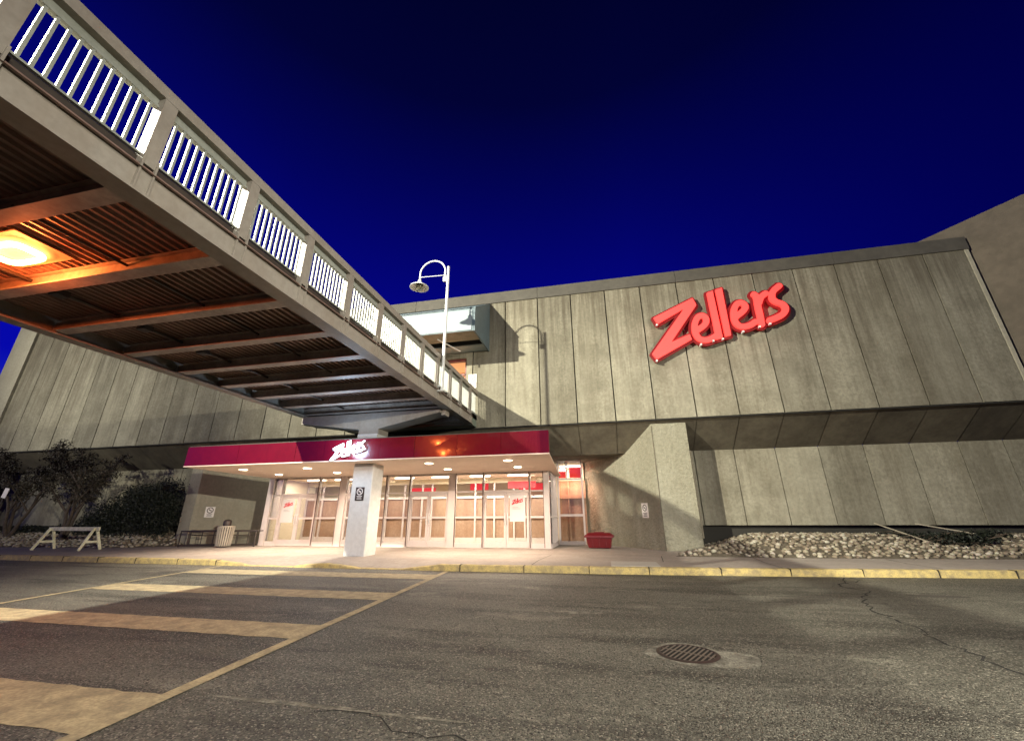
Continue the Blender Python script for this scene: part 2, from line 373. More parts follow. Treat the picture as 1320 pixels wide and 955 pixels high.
# ------------------------------------------------------------------ department store
B = thing('department_store', 'long low concrete department store with red canopied entrance', 'building', (0,15.7,0))
def bp(mb, name, m, label=None, parent=B):
    o = mb.build(name, m); o.parent = parent; o.matrix_parent_inverse = Matrix.Translation(-Vector(parent.location))
    if label: o['label'] = label
    return o
YU, YL, ZU, ZL, ZR = 15.7, 17.25, 4.72, 3.70, 10.95
PITCH = 1.457; X0 = .69
joints = [X0 + PITCH*k for k in range(-23, 9)]                     # -32.8 .. 12.35
OX0, OX1, OZ0, OZ1 = -8.3, -5.43, 5.12, 7.86                        # doorway from the bridge
uw = MB()
edges = joints + [13.65]
for k, (a, b) in enumerate(zip(edges[:-1], edges[1:])):
    a2, b2 = a+.014, b-.014; dy = random.uniform(-.006,.006)
    top_ = 12.9 if b < -21 else 10.42
    segs = [(a2, b2, ZU, top_)]
    if a2 < OX1 and b2 > OX0:
        segs = [(a2,b2,OZ1,10.42),(a2,b2,ZU,OZ0)]
        if a2 < OX0: segs.append((a2,OX0,OZ0,OZ1))
        if b2 > OX1: segs.append((OX1,b2,OZ0,OZ1))
    for (p, q, z0, z1) in segs: uw.box(p+.008, q-.008, YU+dy, YU+.22, z0, z1)
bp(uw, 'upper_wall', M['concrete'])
bk = MB()
bk.box(-32.8, OX0, YU+.2, YU+.5, ZU+.02, 10.5); bk.box(-32.8, -21.2, YU+.2, YU+.5, 10.5, 12.9); bk.box(OX1, 13.63, YU+.2, YU+.5, ZU+.02, 10.5); bk.box(OX0, OX1, YU+.2, YU+.5, OZ1, 10.5)
bk.box(OX0-.0, OX1, YU+.2, YU+.5, ZU+.02, OZ0)
bp(bk, 'joint_backing', M['dark'])
# joint ribs along the panel edges (pale sealant lips seen on the photograph)
bp(MB().box(13.65,13.76,YU-.03,YU+.4,ZU,10.6), 'corner_trim', M['concrete_plain'])
bp(MB().box(-34.4,-32.83,YU-.12,YU+.4,.0,13.6), 'corner_pilaster', M['concrete_plain'], 'paler smooth concrete corner pilaster')
cp = MB()
for k in range(-6, 3):
    a = max(-34.4, X0+PITCH*4*k-2.9); b = min(13.8, X0+PITCH*4*(k+1)-2.9)
    if b > -21: cp.box(max(a,-21.1)+.006, b-.006, YU-.05, YU+.5, 10.42, ZR)
cp.box(-32.8,-21.12,YU-.05,YU+.5,12.9,13.4)
bp(cp, 'parapet_cap', M['cap'])
bp(MB().box(-34.4,13.7,YU+.45,40,10.4,10.6), 'roof', M['cap'])
bp(MB().box(-34.4,-34.2,YU,40,0,10.6).box(-34.4,13.7,39.6,40,0,10.6), 'side_wall', M['concrete_plain'])
# thin dark drip groove under the upper wall, then the sloping soffit
bp(MB().box(-34.2,13.7,YU+.02,YU+.2,ZU-.05,ZU-.002), 'drip_edge', M['dark'])
sf = MB()
ed = [-34.2] + joints[:] + [13.65, 15.2, 17]
def soff(y): return ZU-.03 + (ZL-ZU+.03)*(y-YU-.06)/(YL-YU-.06)
for a, b in zip(ed[:-1], ed[1:]):
    dz = random.uniform(-.004,.004)
    sf.add([(a+.012,YU+.06,soff(YU+.06)+dz),(b-.012,YU+.06,soff(YU+.06)+dz),(b-.012,YL+.02,soff(YL+.02)+dz),(a+.012,YL+.02,soff(YL+.02)+dz)], [(0,1,2,3)])
sf.add([(-34.2,YU+.06,soff(YU+.06)+.03),(17,YU+.06,soff(YU+.06)+.03),(17,YL+.02,soff(YL+.02)+.03),(-34.2,YL+.02,soff(YL+.02)+.03)], [(0,1,2,3)])
sf.add([(-18.9,YL+.02,3.69),(3.2,YL+.02,3.69),(3.2,21,3.66),(-18.9,21,3.66)], [(0,1,2,3)])
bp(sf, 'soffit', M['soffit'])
# lower wall, right and left of the entrance
for sd in (0, 1):
    lw = MB()
    for a, b in zip(ed[:-1], ed[1:]):
        p, q = ((max(a,3.22), b), (a, min(b,-18.98)))[sd]
        if q - p > .2: lw.box(p+.014, q-.014, YL+random.uniform(-.006,.006), YL+.22, .95, ZL)
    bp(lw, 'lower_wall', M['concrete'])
bp(MB().box(3.2,17,YL+.2,YL+.6,.3,ZL), 'wall_base', M['bed_edge'])
bp(MB().box(-34.2,-18.95,YL+.2,YL+.6,.3,ZL), 'wall_base', M['bed_edge'])
# wing walls flanking the entrance (front face, splayed return)
bp(MB().prism([(1.96,15.93),(3.2,15.93),(3.2,17.6),(3.2,20.3),(-.85,20.3),(-.85,19.8)], 2, .0, 3.68)
     .prism([(1.96,15.93),(3.2,15.93),(3.2,16.75),(1.36,16.75)], 2, 3.68, 4.06)
     .prism([(1.96,15.93),(3.2,15.93),(3.2,16.28),(1.70,16.28)], 2, 4.06, 4.36)
     .prism([(1.96,15.93),(3.2,15.93),(3.2,16.02),(1.89,16.02)], 2, 4.36, 4.53), 'wing_wall', M['rough_concrete'])
wing = [(1.96,15.93),(3.2,15.93),(3.2,17.24),(.99,17.24)]
wm = MB(); wm.add([(1.96,15.93,3.6),(.99,17.24,3.6),(.99,17.24,ZL),(1.96,15.93,soff(15.93))], [(0,1,2,3)])
wm.add([(1.96,15.928,3.6),(3.2,15.928,3.6),(3.2,15.928,soff(15.93)),(1.96,15.928,soff(15.93))], [(0,1,2,3)])
wm.add([(3.202,15.93,3.6),(3.202,17.24,3.6),(3.202,17.24,ZL),(3.202,15.93,soff(15.93))], [(0,1,2,3)])
bp(wm, 'wing_wall', M['rough_concrete'])
bp(MB().prism([(-18.98,15.93),(-18.36,15.93),(-15.5,19.8),(-15.5,20.3),(-18.98,20.3)], 2, .0, 3.68)
     .add([(-18.98,15.928,3.6),(-18.36,15.928,3.6),(-18.36,15.928,4.54),(-18.98,15.928,4.54)], [(0,1,2,3)])
     .add([(-18.36,15.93,3.6),(-17.4,17.24,3.6),(-17.4,17.24,ZL),(-18.36,15.93,4.54)], [(0,1,2,3)]), 'wing_wall', M['concrete_plain'])
# thin pipes running down beside the right-hand wing
for x in (3.38, 3.48):
    bp(MB().tube([(x,17.19,.5),(x,17.19,ZL)], .028, 8), 'drain_pipe', M['timber'])
# splayed vertical joints of the wing
bp(MB().bar((1.965+.0,15.915,.15),(1.965,15.915,4.5),.02,.02), 'joint_strip', M['soffit'])

# canopy: red fascia, cream ceiling
fa = MB(); fx = [-14.5,-12.3,-11.1,-10.0,-8.9,-6.9,-5.7,-4.3,-2.9,-1.45]
for a, b in zip(fx[:-1], fx[1:]):
    t0 = random.uniform(-.012,.012); t1 = random.uniform(-.012,.012); q = random.uniform(-.01,.012)
    v = [(a+.004,11.80+t0,3.035),(b-.004,11.80+t1,3.035),(b-.004,12.0,3.035),(a+.004,12.0,3.035),(a+.004,11.80+t0+q,3.70),(b-.004,11.80+t1-q,3.70),(b-.004,12.0,3.70),(a+.004,12.0,3.70)]
    fa.add(v, [(0,3,2,1),(4,5,6,7),(0,1,5,4),(1,2,6,5),(2,3,7,6),(3,0,4,7)])
bp(fa, 'canopy_fascia', M['red'])
bp(MB().box(-14.48,-1.47,11.87,11.98,3.04,3.69), 'fascia_backing', M['dark'])
bp(MB().box(-14.46,-1.49,11.82,12.3,3.70,3.73), 'fascia_cap', M['cap'])
bp(MB().prism([(-14.5,11.79),(-1.45,11.79),(-1.72,16.4),(-1.85,19.0),(-15.1,19.0),(-14.95,16.4)], 2, 3.0, 3.033), 'canopy_ceiling', M['ceiling'])
bp(MB().prism([(-14.45,12.05),(-1.6,12.05),(-1.80,16.4),(-1.93,18.7),(-15.0,18.7),(-14.85,16.4)], 2, 3.035, 3.18), 'canopy_roof', M['cap'])
for (x, y) in ((-13.16,13.0),(-13.29,14.95),(-10.56,13.19),(-10.51,14.91),(-5.7,12.99),(-5.73,14.84),(-2.94,12.92),(-3.0,14.8)):
    o = bp(MB().lathe((x,y,2.985), [(.0,0),(.11,0),(.13,.004),(.14,.018)], 20), 'downlight', M['downlight'])
    ld = bpy.data.lights.new('downlight_beam', 'SPOT'); ld.energy = 520; ld.color = (1,.78,.6); ld.spot_size = rad(150); ld.spot_blend = .8; ld.shadow_soft_size = .12
    lo = bpy.data.objects.new('downlight_beam', ld); COL.objects.link(lo); lo.location = (x,y,2.96)

# storefront
FY = 16.44
fr = MB()
def vbar(x, w, z0=.15, z1=3.0, y=FY, d=.14, mb=fr): mb.box(x-w/2, x+w/2, y-d/2, y+d/2, z0, z1)
def hbar(x0, x1, z, h, y=FY, d=.12, mb=fr): mb.box(x0, x1, y-d/2, y+d/2, z-h/2, z+h/2)
piers = [(-14.82,.26),(-11.12,.30),(-6.09,.30),(-2.18,.22)]
for x, w in piers: vbar(x, w, d=.2)
mulls = [-14.2,-12.35,-9.65,-9.07,-7.98,-4.76,-2.86]
for x in mulls: vbar(x, .07)
secs = [(-14.69,-14.235,0),(-14.165,-12.385,1),(-12.315,-11.27,0),(-10.97,-9.685,1),(-9.615,-9.105,0),(-9.035,-8.015,0),(-7.945,-6.24,1),(-5.94,-4.795,0),(-4.725,-2.895,1),(-2.825,-2.29,0)]
hb = lambda a, b, z, h, **k: hbar(a, b, z, h, **k)
glassmb = MB()
doors = []
for a, b, isdoor in secs:
    hb(a, b, 2.97, .06)
    if isdoor:
        hb(a, b, 2.25, .09); glassmb.box(a, b, FY-.004, FY+.004, 2.295, 2.94); doors.append((a, b))
    else:
        hb(a, b, 1.27, .075); hb(a, b, .24, .18); hb(a, b, 2.25, .05)
        glassmb.box(a, b, FY-.004, FY+.004, .33, 1.232); glassmb.box(a, b, FY-.004, FY+.004, 1.308, 2.225); glassmb.box(a, b, FY-.004, FY+.004, 2.275, 2.94)
# right-hand return of the vestibule and the window beyond it
for y in (16.95,17.45,17.95,18.45): fr.box(-2.10,-2.02,y-.03,y+.03,.15,3.0)
fr.box(-2.10,-2.03,16.5,18.75,.15,.3); fr.box(-2.10,-2.03,16.5,18.75,2.92,3.0); fr.box(-2.095,-2.035,16.5,18.75,1.24,1.3)
glassmb.box(-2.066,-2.058,16.5,18.75,.3,2.92)
bp(fr, 'storefront_frame', M['frame'])
gk = MB()
for x in (-12.35,-11.285,-9.64,-9.07,-7.98,-5.925,-4.76,-2.86,-2.30): gk.box(x-.014, x+.014, FY-.095, FY-.0722, .18, 2.99)
for a, b, _d in secs: gk.box(a, b, FY-.075, FY-.0605, 2.925, 2.94)
bp(gk, 'dark_gasket', M['bronze'])
bp(glassmb, 'storefront_glass', M['glass'])
bw = MB()
for x in (-1.96,-.9): bw.box(x-.035,x+.035,18.74,18.86,.15,3.66)
for z, h in ((.22,.14),(1.33,.09),(2.86,.06),(3.62,.05)): bw.box(-1.93,-.93,18.75,18.85,z-h/2,z+h/2)
bw.box(-1.6,-1.54,18.76,18.84,2.88,3.6)
bp(bw, 'side_window_frame', M['frame'])
bp(MB().box(-1.93,-.93,18.796,18.804,.29,1.28).box(-1.93,-.93,18.796,18.804,1.38,2.83).box(-1.93,-1.6,18.796,18.804,2.89,3.59).box(-1.54,-.93,18.796,18.804,2.89,3.59), 'side_window_glass', M['glass'])
bp(MB().box(-2.1,-.8,19.5,19.55,.15,2.84).box(-1.6,-1.55,19.4,19.5,.15,2.84).box(-2.1,-.8,19.38,19.5,2.05,2.2), 'side_window_board', M['brown'])
bp(MB().box(-1.45,-.93,18.9,18.93,2.92,3.38).box(-1.93,-1.62,18.9,18.93,2.92,3.2), 'red_display_panel', M['redsign'])
bp(MB().box(-1.9,-.95,19.2,19.3,3.42,3.5).box(-1.2,-.95,19.0,19.05,3.2,3.3).box(-1.9,-1.64,19.0,19.1,3.24,3.34), 'tube_light', M['tube'])
bp(MB().box(-2.2,-.85,19.6,19.7,2.84,3.66), 'back_room_wall', M['cream'])

def leaf(x0, x1, handle_side, parent, extra=0.):
    """one door leaf: stiles, rails, glass, pull handle"""
    y = FY; m = MB()
    st = .085
    m.box(x0, x0+st, y-.03, y+.03, .17, 2.20); m.box(x1-st, x1, y-.03, y+.03, .17, 2.20)
    m.box(x0+st, x1-st, y-.03, y+.03, 2.09, 2.20); m.box(x0+st, x1-st, y-.028, y+.028, 1.235, 1.31); m.box(x0+st, x1-st, y-.03, y+.03, .17, .40)
    d = bp(m, 'door', M['frame'])
    gl = MB().box(x0+st, x1-st, y-.004, y+.004, .40, 1.235).box(x0+st, x1-st, y-.004, y+.004, 1.31, 2.09).build('glass', M['glass']); gl.parent = d
    hx = x1-.05 if handle_side > 0 else x0+.05
    h = MB().tube([(hx,y-.03,1.02),(hx,y-.09,1.02),(hx,y-.09,1.42),(hx,y-.03,1.42)], .014, 8).build('handle', M['white_metal']); h.parent = d
    return d
for a, b in doors:
    mid = (a+b)/2
    leaf(a+.01, mid-.006, 1, B); leaf(mid+.006, b-.01, -1, B)

# vestibule interior: floor, ceiling, inner partition with boarded doors
bp(MB().box(-15.0,-2.1,16.5,19.6,.12,.158), 'vestibule_floor', M['tile'])
bp(MB().box(-15.0,-2.0,18.98,19.1,2.78,3.0), 'inner_wall', M['cream'])
bd = MB(); pf = MB()
bd.box(-14.9,-2.05,19.02,19.1,.158,2.12)
bp(MB().box(-30,10,27,27.1,.1,3.6), 'inner_room_wall', M['cream'])
bp(MB().box(-30,10,19.75,27,3.42,3.5), 'inner_room_ceiling', M['cream'])
for x in np.arange(-14, -1, 1.7):
    for y in (20.6, 23.0): bp(MB().lathe((float(x),y,3.40), [(0,0),(.3,0),(.32,.02)], 16), 'ceiling_disc_light', M['tube'])
for x0, x1, z0, z1 in ((-12.5,-10.8,2.75,3.1),(-8.4,-7.2,2.9,3.3),(-5.2,-3.4,2.8,3.25),(-2.6,-1.4,2.9,3.3)): bp(MB().box(x0, x1, 25.9, 26.0, z0, z1), 'hanging_red_banner', M['redsign'])
x = -14.9; i = 0
while x < -2.2:
    w = (.92,.92,.5,.92,1.25)[i % 5]; x2 = min(x+w, -2.05)
    pf.box(x-.035, x+.035, 18.93, 19.01, .158, 2.78)
    if i % 5 != 2: pf.box(x+.035, x2-.035, 18.95, 19.0, 1.22, 1.30)
    pf.box(x+.035, x2-.035, 18.95, 19.0, .158, .4)
    x = x2; i += 1
pf.box(-14.9,-2.05,18.945,19.005,2.10,2.2)
bp(bd, 'boarding', M['brown']); bp(pf, 'inner_door_frame', M['frame'])
bp(MB().box(-15.0,-14.96,16.5,19.6,.15,3.0), 'vestibule_side', M['cream'])
bp(MB().box(-2.03,-2.0,18.76,19.6,.15,3.0), 'vestibule_side', M['cream'])
for x0, x1 in ((-4.3,-3.0),(-12.1,-11.4)): bp(MB().box(x0, x1, 18.9, 18.94, 2.52, 2.82), 'red_header_sign', M['redsign'])
for x0 in (-13.9,-12.4,-9.3,-7.5,-5.7,-4.0): bp(MB().box(x0, x0+.9, 17.5, 17.62, 2.94, 2.99), 'tube_light', M['tube'])
def area(name, loc, rot, sx, sy, e, c):
    l = bpy.data.lights.new(name, 'AREA'); l.shape = 'RECTANGLE'; l.size = sx; l.size_y = sy; l.energy = e; l.color = c
    o = bpy.data.objects.new(name, l); COL.objects.link(o); o.location = loc; o.rotation_euler = rot; return o
area('vestibule_light', (-5.2,17.7,2.92), (0,0,0), 5.6, .5, 460, (1,.9,.78))
area('vestibule_light', (-11.9,17.7,2.92), (0,0,0), 5.4, .5, 240, (1,.88,.76))
area('back_room_light', (-1.4,19.1,3.4), (0,0,0), .9, .3, 30, (1,.85,.7))
area('back_room_light', (-1.4,19.1,2.82), (0,0,0), .9, .2, 45, (1,.5,.36))
bp(MB().box(-30,10,19.75,27,.05,.14), 'inner_room_floor', M['tile'])
area('inner_room_light', (-11,22.5,3.3), (0,0,0), 24, 4, 800, (1,.92,.8))

# ------------------------------------------------------------------ lettering (union of strokes, marching squares)
LB = .122
W_POLY = [[(2.498,8.78),(4.089,9.491),(4.194,9.15),(3.072,7.675),(3.758,7.933),(3.824,7.697),(2.414,6.972),(2.262,7.231),(3.656,9.009),(2.625,8.47)],
          [(4.632,9.651),(4.885,9.714),(4.915,7.644),(4.654,7.58)], [(4.965,9.749),(5.238,9.809),(5.219,7.715),(4.985,7.676)]]
W_STROKE = [[(3.996,8.026),(4.397,8.273),(4.464,8.519),(4.352,8.68),(4.147,8.64),(3.99,8.341),(3.953,7.98),(4.046,7.70),(4.246,7.60),(4.511,7.65),(4.737,7.80)],
            [(5.455,8.438),(5.893,8.752),(5.927,8.935),(5.809,9.07),(5.638,9.04),(5.49,8.803),(5.42,8.411),(5.487,8.13),(5.658,8.02),(5.934,8.06),(6.153,8.2)],
            [(6.31,9.364),(6.386,9.262),(6.349,8.832),(6.352,8.435),(6.331,8.037)], [(6.407,8.956),(6.528,9.224),(6.732,9.353)],
            [(7.266,9.621),(6.984,9.421),(6.881,9.133),(6.981,8.94),(7.22,8.82),(7.287,8.613),(7.136,8.393),(6.876,8.274),(6.618,8.194)]]
def smooth_path(p, it=2):
    p = np.array(p)
    for _ in range(it):
        q = [p[0]]
        for a, b in zip(p[:-1], p[1:]): q += [a*.75+b*.25, a*.25+b*.75]
        q.append(p[-1]); p = np.array(q)
    return p
def word_sdf(X, Z):
    D = np.full(X.shape, 9.)
    for poly in W_POLY:
        P = np.array(poly); d = np.full(X.shape, 9.); ins = np.zeros(X.shape, bool)
        for i in range(len(P)):
            a, b = P[i], P[(i+1) % len(P)]; e = b-a
            t = np.clip(((X-a[0])*e[0]+(Z-a[1])*e[1])/(e@e), 0, 1)
            d = np.minimum(d, np.hypot(X-a[0]-t*e[0], Z-a[1]-t*e[1]))
            c = ((a[1] > Z) != (b[1] > Z)) & (X < (b[0]-a[0])*(Z-a[1])/((b[1]-a[1]) or 1e-9)+a[0]); ins ^= c
        D = np.minimum(D, np.where(ins, -d, d))
    for st in W_STROKE:
        P = smooth_path(st); n = len(P)-1
        for i in range(n):
            a, b = P[i], P[i+1]; e = b-a; L = math.hypot(*e); t = ((X-a[0])*e[0]+(Z-a[1])*e[1])/(L*L); tc_ = np.clip(t, 0, 1)
            d = np.hypot(X-a[0]-tc_*e[0], Z-a[1]-tc_*e[1]) - LB
            if i == 0: d = np.maximum(d, -t*L)
            if i == n-1: d = np.maximum(d, (t-1)*L)
            D = np.minimum(D, d)
    return D
def word_mesh(name, m, origin, scale, depth, grow=0., parent=None, cell=.022, split=None):
    """extruded outline in the x-z plane; front face towards -y; split: keep letters between two x"""
    x0, x1, z0, z1 = 2.0, 7.7, 6.7, 10.1
    gx = np.arange(x0, x1, cell); gz = np.arange(z0, z1, cell); X, Z = np.meshgrid(gx, gz, indexing='ij'); D = word_sdf(X, Z) - grow
    if split: D = np.maximum(D, np.maximum(split[0]-X, X-split[1]))
    mb = MB(); vid = {}; V = []; F = []; E = {}
    def tr(x, z): return (origin[0]+(x-4.87)*scale, origin[1], origin[2]+(z-8.4)*scale)
    def vtx(key, x, z):
        if key not in vid: vid[key] = len(V); V.append(tr(x, z))
        return vid[key]
    nx, nz = D.shape; neg = D < 0
    act = neg[:-1,:-1] | neg[1:,:-1] | neg[:-1,1:] | neg[1:,1:]
    for i, j in zip(*np.nonzero(act)):
        cs = [(i,j),(i+1,j),(i+1,j+1),(i,j+1)]; poly = []; cr = []
        for k in range(4):
            a, b = cs[k], cs[(k+1) % 4]; da, db = D[a], D[b]
            if da < 0: poly.append(vtx(('v',)+a, gx[a[0]], gz[a[1]]))
            if (da < 0) != (db < 0):
                t = da/(da-db); key = ('e',)+min(a, b)+max(a, b)
                q = vtx(key, gx[a[0]]+(gx[b[0]]-gx[a[0]])*t, gz[a[1]]+(gz[b[1]]-gz[a[1]])*t); poly.append(q); cr.append(q)
        if len(poly) >= 3:
            F.append(tuple(poly))
            for a, b in zip(poly, poly[1:]+poly[:1]): E[(a, b)] = 1
    n = len(V); back = [(x, y+depth, z) for x, y, z in V]
    sides = [(b, a, a+n, b+n) for (a, b) in E if (b, a) not in E]
    mb.add(V + back, [f for f in F] + [tuple(i+n for i in reversed(f)) for f in F] + sides)
    return mb.build(name, m, parent)
sg = thing('wall_sign', 'large lit red script store name sign reading Zellers on upper wall', 'sign', (4.87,15.55,8.4))
off = (0, 0, 0)
for nm, sp in (('letter', (2.0,3.78)), ('letter', (3.781,4.62)), ('letter', (4.621,4.925)), ('letter', (4.926,5.28)), ('letter', (5.281,6.13)), ('letter', (6.131,6.76)), ('letter', (6.761,7.7))):
    word_mesh('letter', M['letter_face'], (0,-.15,0), 1., .10, grow=-.012, parent=sg, split=sp)
word_mesh('backing', M['letter_side'], (0,-.045,0), 1., .08, grow=.08, parent=sg)
for x, z in ((2.6,8.44),(2.42,6.93),(4.1,7.45),(4.55,7.55),(4.9,7.6),(5.65,7.83),(6.25,7.97),(6.62,8.05)): MB().box(x-.03-4.87,x+.03-4.87,-.16,.05,z-.03-8.4,z+.04-8.4).build('bracket', M['white_metal'], sg)

fs = thing('canopy_sign', 'small glowing white script sign on the red canopy above the painted column', 'sign', (-7.98,11.70,3.33))
word_mesh('lettering', M['letter_white'], (0,0,0), .235, .03, grow=-.012, parent=fs, cell=.03)
MB().box(-.5,.5,.035,.09,-.02,.02).build('rail', M['white_metal'], fs)
pl_ = bpy.data.lights.new('sign_glow', 'POINT'); pl_.energy = 130; pl_.color = (.55,.75,1); pl_.shadow_soft_size = .25
po = bpy.data.objects.new('sign_glow', pl_); COL.objects.link(po); po.location = (-7.98,11.2,3.42)

for x_ in (3.2,4.9,6.6):
    l_ = bpy.data.lights.new('wall_sign_glow', 'POINT'); l_.energy = 14; l_.color = (1,.04,.03); l_.shadow_soft_size = .2
    o_ = bpy.data.objects.new('wall_sign_glow', l_); COL.objects.link(o_); o_.location = (x_, 15.1, 7.9+(x_-3.2)*.25)
# posters on the doors
def poster(x, z, label):
    t = thing('poster', label, 'poster', (x,FY-.045,z), 'white posters on the entrance doors')
    MB().box(-.31,.31,0,.006,-.49,.49).build('sheet', M['poster'], t)
    word_mesh('lettering', M['redink'], (.0,-.004,.25), .088, .003, grow=.02, parent=t, cell=.05)
    b = MB()
    for k, w in enumerate((.2,.26)): b.box(-.2,-.2+w*1.2,-.003,-.001,.02-.05*k,.04-.05*k)
    b.build('small_text', M['greyink'], t); return t
poster(-13.78,1.58,'white red-lettered poster on the dark left-hand entrance doors')
poster(-3.35,1.60,'white red-lettered poster on the bright right-hand entrance doors')

# small plates: ring pictogram, bar and text rows
def plate(name, label, loc, rz, w, h, face, ink, group=None):
    t = thing(name, label, 'sign', loc, group); t.rotation_euler.z = rz
    MB().box(-w/2,w/2,0,.015,-h/2,h/2).build('panel', face, t)
    ring = MB(); n = 24; r0, r1, cz = w*.27, w*.36, h*.17
    v = [(r*math.cos(2*math.pi*k/n), -.004, cz+r*math.sin(2*math.pi*k/n)) for r in (r0, r1) for k in range(n)]
    ring.add(v, [(k,(k+1)%n,n+(k+1)%n,n+k) for k in range(n)])
    ring.bar((-r0*.7,-.005,cz+r0*.7),(r0*.7,-.005,cz-r0*.7), w*.06, .004, (0,1,0))
    ring.bar((-r0*.6,-.007,cz),(r0*.6,-.007,cz), w*.07, .003, (0,1,0))
    for k, ww in enumerate((.62,.5,.56)):
        z = -h*.17 - k*h*.1; ring.box(-w*ww/2,w*ww/2,-.005,-.002,z-h*.02,z+h*.02)
    ring.build('pictogram', ink, t); return t
ang = math.atan2(3.87,-2.81) - math.pi   # splay direction
# ------------------------------------------------------------------ footbridge
FB = thing('footbridge', 'beige steel footbridge crossing overhead from upper left to the store', 'footbridge', (-7.8,13.3,0))
def fp(mb, name, m, label=None, parent=None):
    o = mb.build(name, m)
    if parent: o.parent = parent
    else: o.parent = FB; o.matrix_parent_inverse = Matrix.Translation(-Vector(FB.location))
    if label: o['label'] = label
    return o
XR, XL = -4.85, -10.6; YB0, YB1 = -9.0, 15.0
py = [2.53,3.84,5.13,6.40,7.66,8.87,10.07,11.26,12.42,13.5,14.62]
py = [2.53-1.3*k for k in range(8,0,-1)] + py
for side, X in ((1, XR), (-1, XL)):
    s = side
    gm = MB(); gm.box(X-.05*s, X-.02*s, YB0, YB1, 4.76, 5.09)                       # web
    gm.box(X-.27*s, X+.02*s, YB0, YB1, 4.735, 4.765)                               # bottom flange
    gm.box(X-.14*s, X-.016*s, YB0, YB1, 5.085, 5.1)                                 # top flange
    for y in py:
        for yy in (y+.005, y+.155): gm.box(X-.02*s, X+.018*s, yy-.01, yy+.01, 4.766, 5.24)
        gm.box(X-.02*s, X-.008*s, y+.015, y+.145, 4.766, 5.08)
    fp(gm, 'girder', M['steel'])
    fp(MB().box(X-.24*s, X-.10*s, YB0, YB1, 5.127, 5.244), 'deck_edge', M['dark_steel'])  # set-back slab edge, its shadow put into the dark colour
    rl = MB(); rl.box(X-.16*s, X, YB0, 15.66, 6.125, 6.28)
    rl.box(X-.20*s, X-.16*s, YB0, YB1, 6.255, 6.285)
    fp(rl, 'top_rail', M['steel'])
    eb = MB()
    for k in range(6): eb.box(X-.094*s, X-.068*s, 14.86+k*.13-.014, 14.86+k*.13+.014, 5.2, 6.1)
    fp(eb.box(X-.11*s, X-.05*s, 14.78, 15.66, 5.2, 5.3), 'railing_panel', M['baluster'])
    for i, y in enumerate(py):
        fp(MB().box(X-.16*s, X-.002*s, y, y+.155, 5.127, 6.122), 'railing_post', M['steel'])
        y2 = py[i+1] if i+1 < len(py) else YB1
        if y2-y < .5: continue
        a, b = y+.157, y2-.002
        pm = MB(); pm.box(X-.10*s, X-.06*s, a, b, 5.245, 5.27); pm.box(X-.10*s, X-.06*s, a, b, 5.98, 6.01); pm.box(X-.155*s, X-.101*s, a, b, 6.0, 6.124)
        n = 11; st = (b-a)/(n+.6)
        for k in range(n): yy = a + st*(k+.8); pm.box(X-.094*s, X-.068*s, yy-.014, yy+.014, 5.27, 5.98)
        fp(pm, 'railing_panel', M['baluster'])
for y in py:
    fb = MB(); c = y+.08
    fb.box(XL+.27, XR-.27, c-.11, c+.11, 4.79, 4.81); fb.box(XL+.06, XR-.06, c-.008, c+.008, 4.81, 5.02); fb.box(XL+.27, XR-.27, c-.07, c+.07, 5.02, 5.035)
    fp(fb, 'floor_beam', M['beamsteel'])
# ribbed deck pans
dk = MB(); n = int((XR-XL-.2)/.15); pr = []
for i in range(n+1):
    x = XL+.1+i*.15; pr += [(x,5.09),(x+.1,5.09),(x+.108,5.04),(x+.142,5.04)]
V = [(x, yy, z) for yy in (YB0, YB1) for x, z in pr]; m_ = len(pr)
dk.add(V, [(i, i+1, m_+i+1, m_+i) for i in range(m_-1)])
fp(dk, 'ribbed_deck', M['rib'])
fp(MB().box(XL+.2, XR-.2, YB0, YB1, 5.095, 5.235), 'walkway_slab', M['sidewalk'])
# conduits and junction boxes slung under the deck
cd = MB().tube([(-8.9,YB0,4.97),(-8.9,14,4.97)], .03, 8).tube([(-6.9,2.6,4.96),(-6.9,9,4.96)], .022, 8)
for y in (4.2,5.6,6.9,8.1): cd.box(-9.0,-8.8,y,y+.18,4.9,5.0)
fp(cd, 'conduit', M['dark_steel'])
# pier: tapered cap on a column
pc = [(-10.5,4.735),(-5.2,4.735),(-5.2,4.63),(-7.42,4.17),(-7.42,4.0),(-8.17,4.0),(-8.17,4.17),(-10.42,4.47),(-10.5,4.50)]
pp = MB().prism(pc, 1, 12.47, 13.14); pp.v = [(x,y,z) for x,y,z in pp.v]
fp(pp, 'pier_cap', M['steel'], 'tapered pale pier cap under the bridge')
fp(MB().cbox(-8.18,-7.44,12.46,13.14,.14,2.995,.02).box(-8.18,-7.44,12.46,13.14,3.19,4.0), 'pier_column', M['pale_paint'], 'pale painted square column standing on the kerbside')
fp(MB().box(-5.19,-5.05,12.6,12.95,4.55,4.73).box(-10.64,-10.5,12.6,12.95,4.5,4.73), 'bearing', M['steel'])
fp(MB().box(XL+.1,XR-.02,15.02,15.6,4.72,5.2).box(XL+.1,XR-.02,15.02,15.6,5.0,5.2), 'abutment', M['teal_green'])
plate('pictogram_sign', 'dark pictogram sign fixed on the pale column', (-7.83,12.44,2.02), 0, .31, .42, M['black'], M['sign_white'])

